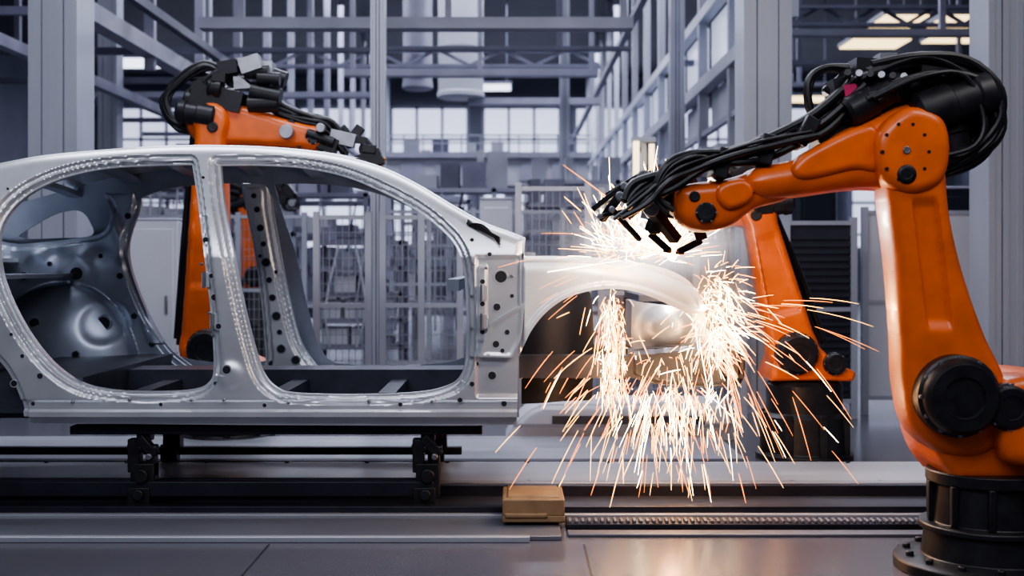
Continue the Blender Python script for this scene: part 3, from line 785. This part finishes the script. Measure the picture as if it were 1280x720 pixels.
for i in range(26):
    y=rnd.uniform(7.2,22);px=rnd.uniform(60,1000)
    rack(px,y,rnd.uniform(0.8,1.8),rnd.uniform(235,285))
wl_=Bld('work_lamp');y=5.0;x=gx(805,y)
wl_.box(x-0.02,x+0.02,y,y+0.04,0,at(0,178,y).z,'alu');wl_.box(x-0.12,x+0.12,y-0.08,y+0.12,0,0.03,'machine')
wl_.bpx(792,176,799,225,y-0.04,0.04,'warmlamp');wl_.bpx(812,180,818,212,y-0.04,0.04,'warmlamp');wl_.bpx(790,171,820,177,y-0.04,0.08,'alu')
wl_.finish()

# ================================================================ SPARKS
sp=Bld('weld_sparks')
rs=random.Random(5)
def spark(p,v,t0,t1,r,m,g=6.0):
    pts=[]
    for k in range(7):
        t=t0+(t1-t0)*k/6; q=p+v*t+Vector((0,0,-0.5*g*t*t)); 
        if q.z<0.06: break
        pts.append(q)
    if len(pts)>=3: sp.tube(pts,lambda u:r*(0.25+0.75*math.sin(math.pi*min(1,0.15+u*0.8))),m,n=4,smooth=False)
def pick(w=(4,6,3)): return rs.choices(['s_white','s_yel','s_org'],w)[0]
def jit(p,a): return p+Vector((rs.gauss(0,a),rs.gauss(0,a),rs.gauss(0,a)))
S1=at(838,318,-0.25);S2=at(884,388,0.2);S3=at(765,398,0.25);S4=at(842,440,0.2)
for i in range(560):
    th=math.radians(rs.gauss(98,42));sp_=abs(rs.gauss(2.2,1.5))+0.4;v=Vector((math.cos(th)*sp_,rs.gauss(0,0.6),math.sin(th)*sp_))
    p=jit(S1,0.014) if rs.random()<0.6 else jit(S1+Vector((-0.13+rs.uniform(-0.14,0.12),0.15,0.0)),0.02)
    t0=rs.uniform(0,0.05);spark(p,v,t0,t0+rs.uniform(0.012,0.05),rs.uniform(0.0008,0.0016),pick((4,5,3)))
# dense fringe along the fender nose and inside the arch
for i in range(420):
    th=rs.gauss(-0.5,1.3);sp_=rs.uniform(0.2,1.5);v=Vector((math.cos(th)*sp_,rs.gauss(0,0.4),math.sin(th)*sp_))
    p=jit(S2+Vector((rs.uniform(-0.02,0.08),0,rs.uniform(-0.20,0.16))),0.02)
    t0=rs.uniform(0.0,0.09);spark(p,v,t0,t0+rs.uniform(0.015,0.08),rs.uniform(0.0009,0.0018),pick())
for i in range(380):
    th=rs.uniform(0,2*math.pi);sp_=rs.uniform(0.1,0.75);v=Vector((math.cos(th)*sp_*0.6,rs.gauss(0,0.2),math.sin(th)*sp_*1.2-0.4))
    p=jit(S3+Vector((0,0,rs.uniform(-0.32,0.10))),0.026)
    t0=rs.uniform(0.0,0.08);spark(p,v,t0,t0+rs.uniform(0.02,0.08),rs.uniform(0.0009,0.0018),pick((3,6,4)))
for i in range(250):
    v=Vector((rs.gauss(0.0,0.8),rs.gauss(0,0.4),rs.uniform(-1.4,0.5)))
    p=jit(rs.choice([S4,S2,S3,S4,S4]),0.06)
    t0=rs.uniform(0.05,0.38);spark(p,v,t0,t0+rs.uniform(0.02,0.11),rs.uniform(0.0008,0.0017),pick((2,5,3)))
for i in range(130):
    v=Vector((rs.gauss(0.0,0.5),rs.gauss(0,0.2),rs.uniform(-1.0,-0.1)))
    p=at(rs.uniform(790,930),484,0.3);t0=rs.uniform(0.0,0.16);spark(p,v,t0,t0+rs.uniform(0.03,0.10),rs.uniform(0.0009,0.0018),pick())
for i in range(50):
    th=math.radians(rs.uniform(-70,25));sp_=rs.uniform(1.3,3.2)
    v=Vector((math.cos(th)*sp_,rs.gauss(0,0.4),math.sin(th)*sp_));t0=rs.uniform(0.03,0.16)
    spark(S2,v,t0,t0+rs.uniform(0.03,0.10),rs.uniform(0.0008,0.0015),rs.choice(['s_yel','s_org']))
for i in range(30):
    v=Vector((rs.uniform(-1.6,-0.5),rs.gauss(-0.1,0.3),rs.uniform(-0.6,0.4)));t0=rs.uniform(0.2,0.38)
    spark(S4,v,t0,t0+rs.uniform(0.03,0.10),rs.uniform(0.0008,0.0014),rs.choice(['s_yel','s_org']))
for i in range(12):
    v=Vector((rs.uniform(-3.2,-1.5),rs.gauss(-0.2,0.2),rs.uniform(-0.3,1.1)));t0=rs.uniform(0.03,0.2)
    spark(S1,v,t0,t0+rs.uniform(0.02,0.06),0.0009,'s_org')
for R,p0 in ((0.020,at(840,320,-0.22)),(0.013,at(880,385,0.1))):
    sp.rev(p0-Vector((0,0,R)),(0,0,1),[(0,R*0.3),(R*0.5,R*0.85),(R,R),(R*1.5,R*0.85),(R*2,R*0.3)],'s_white',16)
sp.finish()
def glow_volume(center,rad,col,st,nm,pwr=3.0):  # added emissive volume imitating the bloom around the weld
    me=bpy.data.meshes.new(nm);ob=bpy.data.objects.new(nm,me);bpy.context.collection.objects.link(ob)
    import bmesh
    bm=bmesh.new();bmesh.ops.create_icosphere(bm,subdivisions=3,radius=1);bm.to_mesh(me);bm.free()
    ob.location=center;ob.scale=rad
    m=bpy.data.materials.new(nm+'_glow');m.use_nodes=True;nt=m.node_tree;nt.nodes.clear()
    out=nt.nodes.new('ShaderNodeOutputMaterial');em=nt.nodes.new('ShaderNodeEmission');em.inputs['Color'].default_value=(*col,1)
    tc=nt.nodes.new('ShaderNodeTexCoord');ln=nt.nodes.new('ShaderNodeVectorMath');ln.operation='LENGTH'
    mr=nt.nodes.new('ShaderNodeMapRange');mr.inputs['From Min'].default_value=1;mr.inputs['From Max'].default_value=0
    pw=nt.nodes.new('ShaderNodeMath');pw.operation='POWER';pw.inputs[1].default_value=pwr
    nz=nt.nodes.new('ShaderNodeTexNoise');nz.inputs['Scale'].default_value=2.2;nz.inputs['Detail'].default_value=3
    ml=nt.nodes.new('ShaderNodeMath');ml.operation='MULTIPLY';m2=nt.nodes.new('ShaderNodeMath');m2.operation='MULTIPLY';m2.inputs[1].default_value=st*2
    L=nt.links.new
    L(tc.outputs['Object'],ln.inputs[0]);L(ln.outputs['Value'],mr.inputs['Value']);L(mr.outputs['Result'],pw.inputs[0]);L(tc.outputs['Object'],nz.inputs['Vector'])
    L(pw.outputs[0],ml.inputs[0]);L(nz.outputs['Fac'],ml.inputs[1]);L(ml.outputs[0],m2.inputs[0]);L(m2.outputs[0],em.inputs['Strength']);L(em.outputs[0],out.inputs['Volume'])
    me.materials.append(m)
glow_volume(at(818,303,0.05),(0.52,0.30,0.25),(1.0,0.86,0.86),26,'weld_bloom')
glow_volume(at(888,380,0.2),(0.26,0.22,0.30),(1.0,0.56,0.22),9,'weld_bloom')
glow_volume(at(765,405,0.30),(0.16,0.14,0.26),(1.0,0.50,0.16),6,'weld_bloom')

# ================================================================ LIGHTS
def area(loc,rot,sx,sy,e,col):
    l=bpy.data.lights.new('hall_area_light','AREA');l.shape='RECTANGLE';l.size=sx;l.size_y=sy;l.energy=e;l.color=col
    o=bpy.data.objects.new('hall_area_light',l);o.location=loc;o.rotation_euler=[math.radians(a) for a in rot];bpy.context.collection.objects.link(o)
def point(loc,e,col,r=0.03):
    l=bpy.data.lights.new('weld_arc_light','POINT');l.energy=e;l.color=col;l.shadow_soft_size=r
    o=bpy.data.objects.new('weld_arc_light',l);o.location=loc;bpy.context.collection.objects.link(o)
area((-1.2,0.9,4.6),(0,0,0),4.5,1.0,140,(0.88,0.91,1))
area((-1.0,-4.0,3.4),(58,0,0),5,0.8,105,(0.88,0.9,1))  # added fill without a fixture, brightens the camera side of the car
area((2.6,-2.2,3.6),(40,25,0),1.5,1.0,26,(1,0.95,0.9))
area((-0.5,4.2,4.5),(-30,0,0),8,1.0,170,(0.82,0.86,1))  # added light without a fixture, tilted to brighten the floor bands
area((0,7,6.5),(0,0,0),10,1.2,240,(0.82,0.84,1))
area((0,12,6.5),(0,0,0),12,2,560,(0.82,0.84,1))
area((0,19,6.5),(0,0,0),12,3,850,(0.82,0.84,1))
area((0,26,6.5),(0,0,0),12,3,1000,(0.82,0.84,1))
point(at(800,292,-0.40),12,(1,0.86,0.76))
point(at(862,300,0.35),22,(1,0.85,0.72))
point(at(925,400,0.1),10,(1,0.5,0.2))
point(at(840,540,0.1),7,(1,0.45,0.18))
wd=bpy.data.worlds.new('world');bpy.context.scene.world=wd;wd.use_nodes=True
nt=wd.node_tree;bg=nt.nodes['Background'];bg.inputs['Strength'].default_value=0.27
tc=nt.nodes.new('ShaderNodeTexCoord');sx=nt.nodes.new('ShaderNodeSeparateXYZ');rp_=nt.nodes.new('ShaderNodeValToRGB')
rp_.color_ramp.elements[0].position=0.0;rp_.color_ramp.elements[0].color=(0.14,0.15,0.21,1)
rp_.color_ramp.elements[1].position=0.6;rp_.color_ramp.elements[1].color=(0.80,0.82,1.0,1)
nt.links.new(tc.outputs['Generated'],sx.inputs[0]);nt.links.new(sx.outputs['Z'],rp_.inputs['Fac']);nt.links.new(rp_.outputs['Color'],bg.inputs['Color'])
try: bpy.context.scene.view_settings.look='AgX - Medium High Contrast'
except Exception as e: print('look',e)

# ================================================================ CAMERA
cam=bpy.data.cameras.new('camera');co=bpy.data.objects.new('camera',cam);bpy.context.collection.objects.link(co)
co.location=(0,CY,H);co.rotation_euler=(math.radians(90),0,0)
cam.sensor_width=36;cam.lens=F/1280*36;cam.shift_y=-30/1280
cam.dof.use_dof=True;cam.dof.focus_distance=4.95;cam.dof.aperture_fstop=2.2
cam.clip_end=100
bpy.context.scene.camera=co
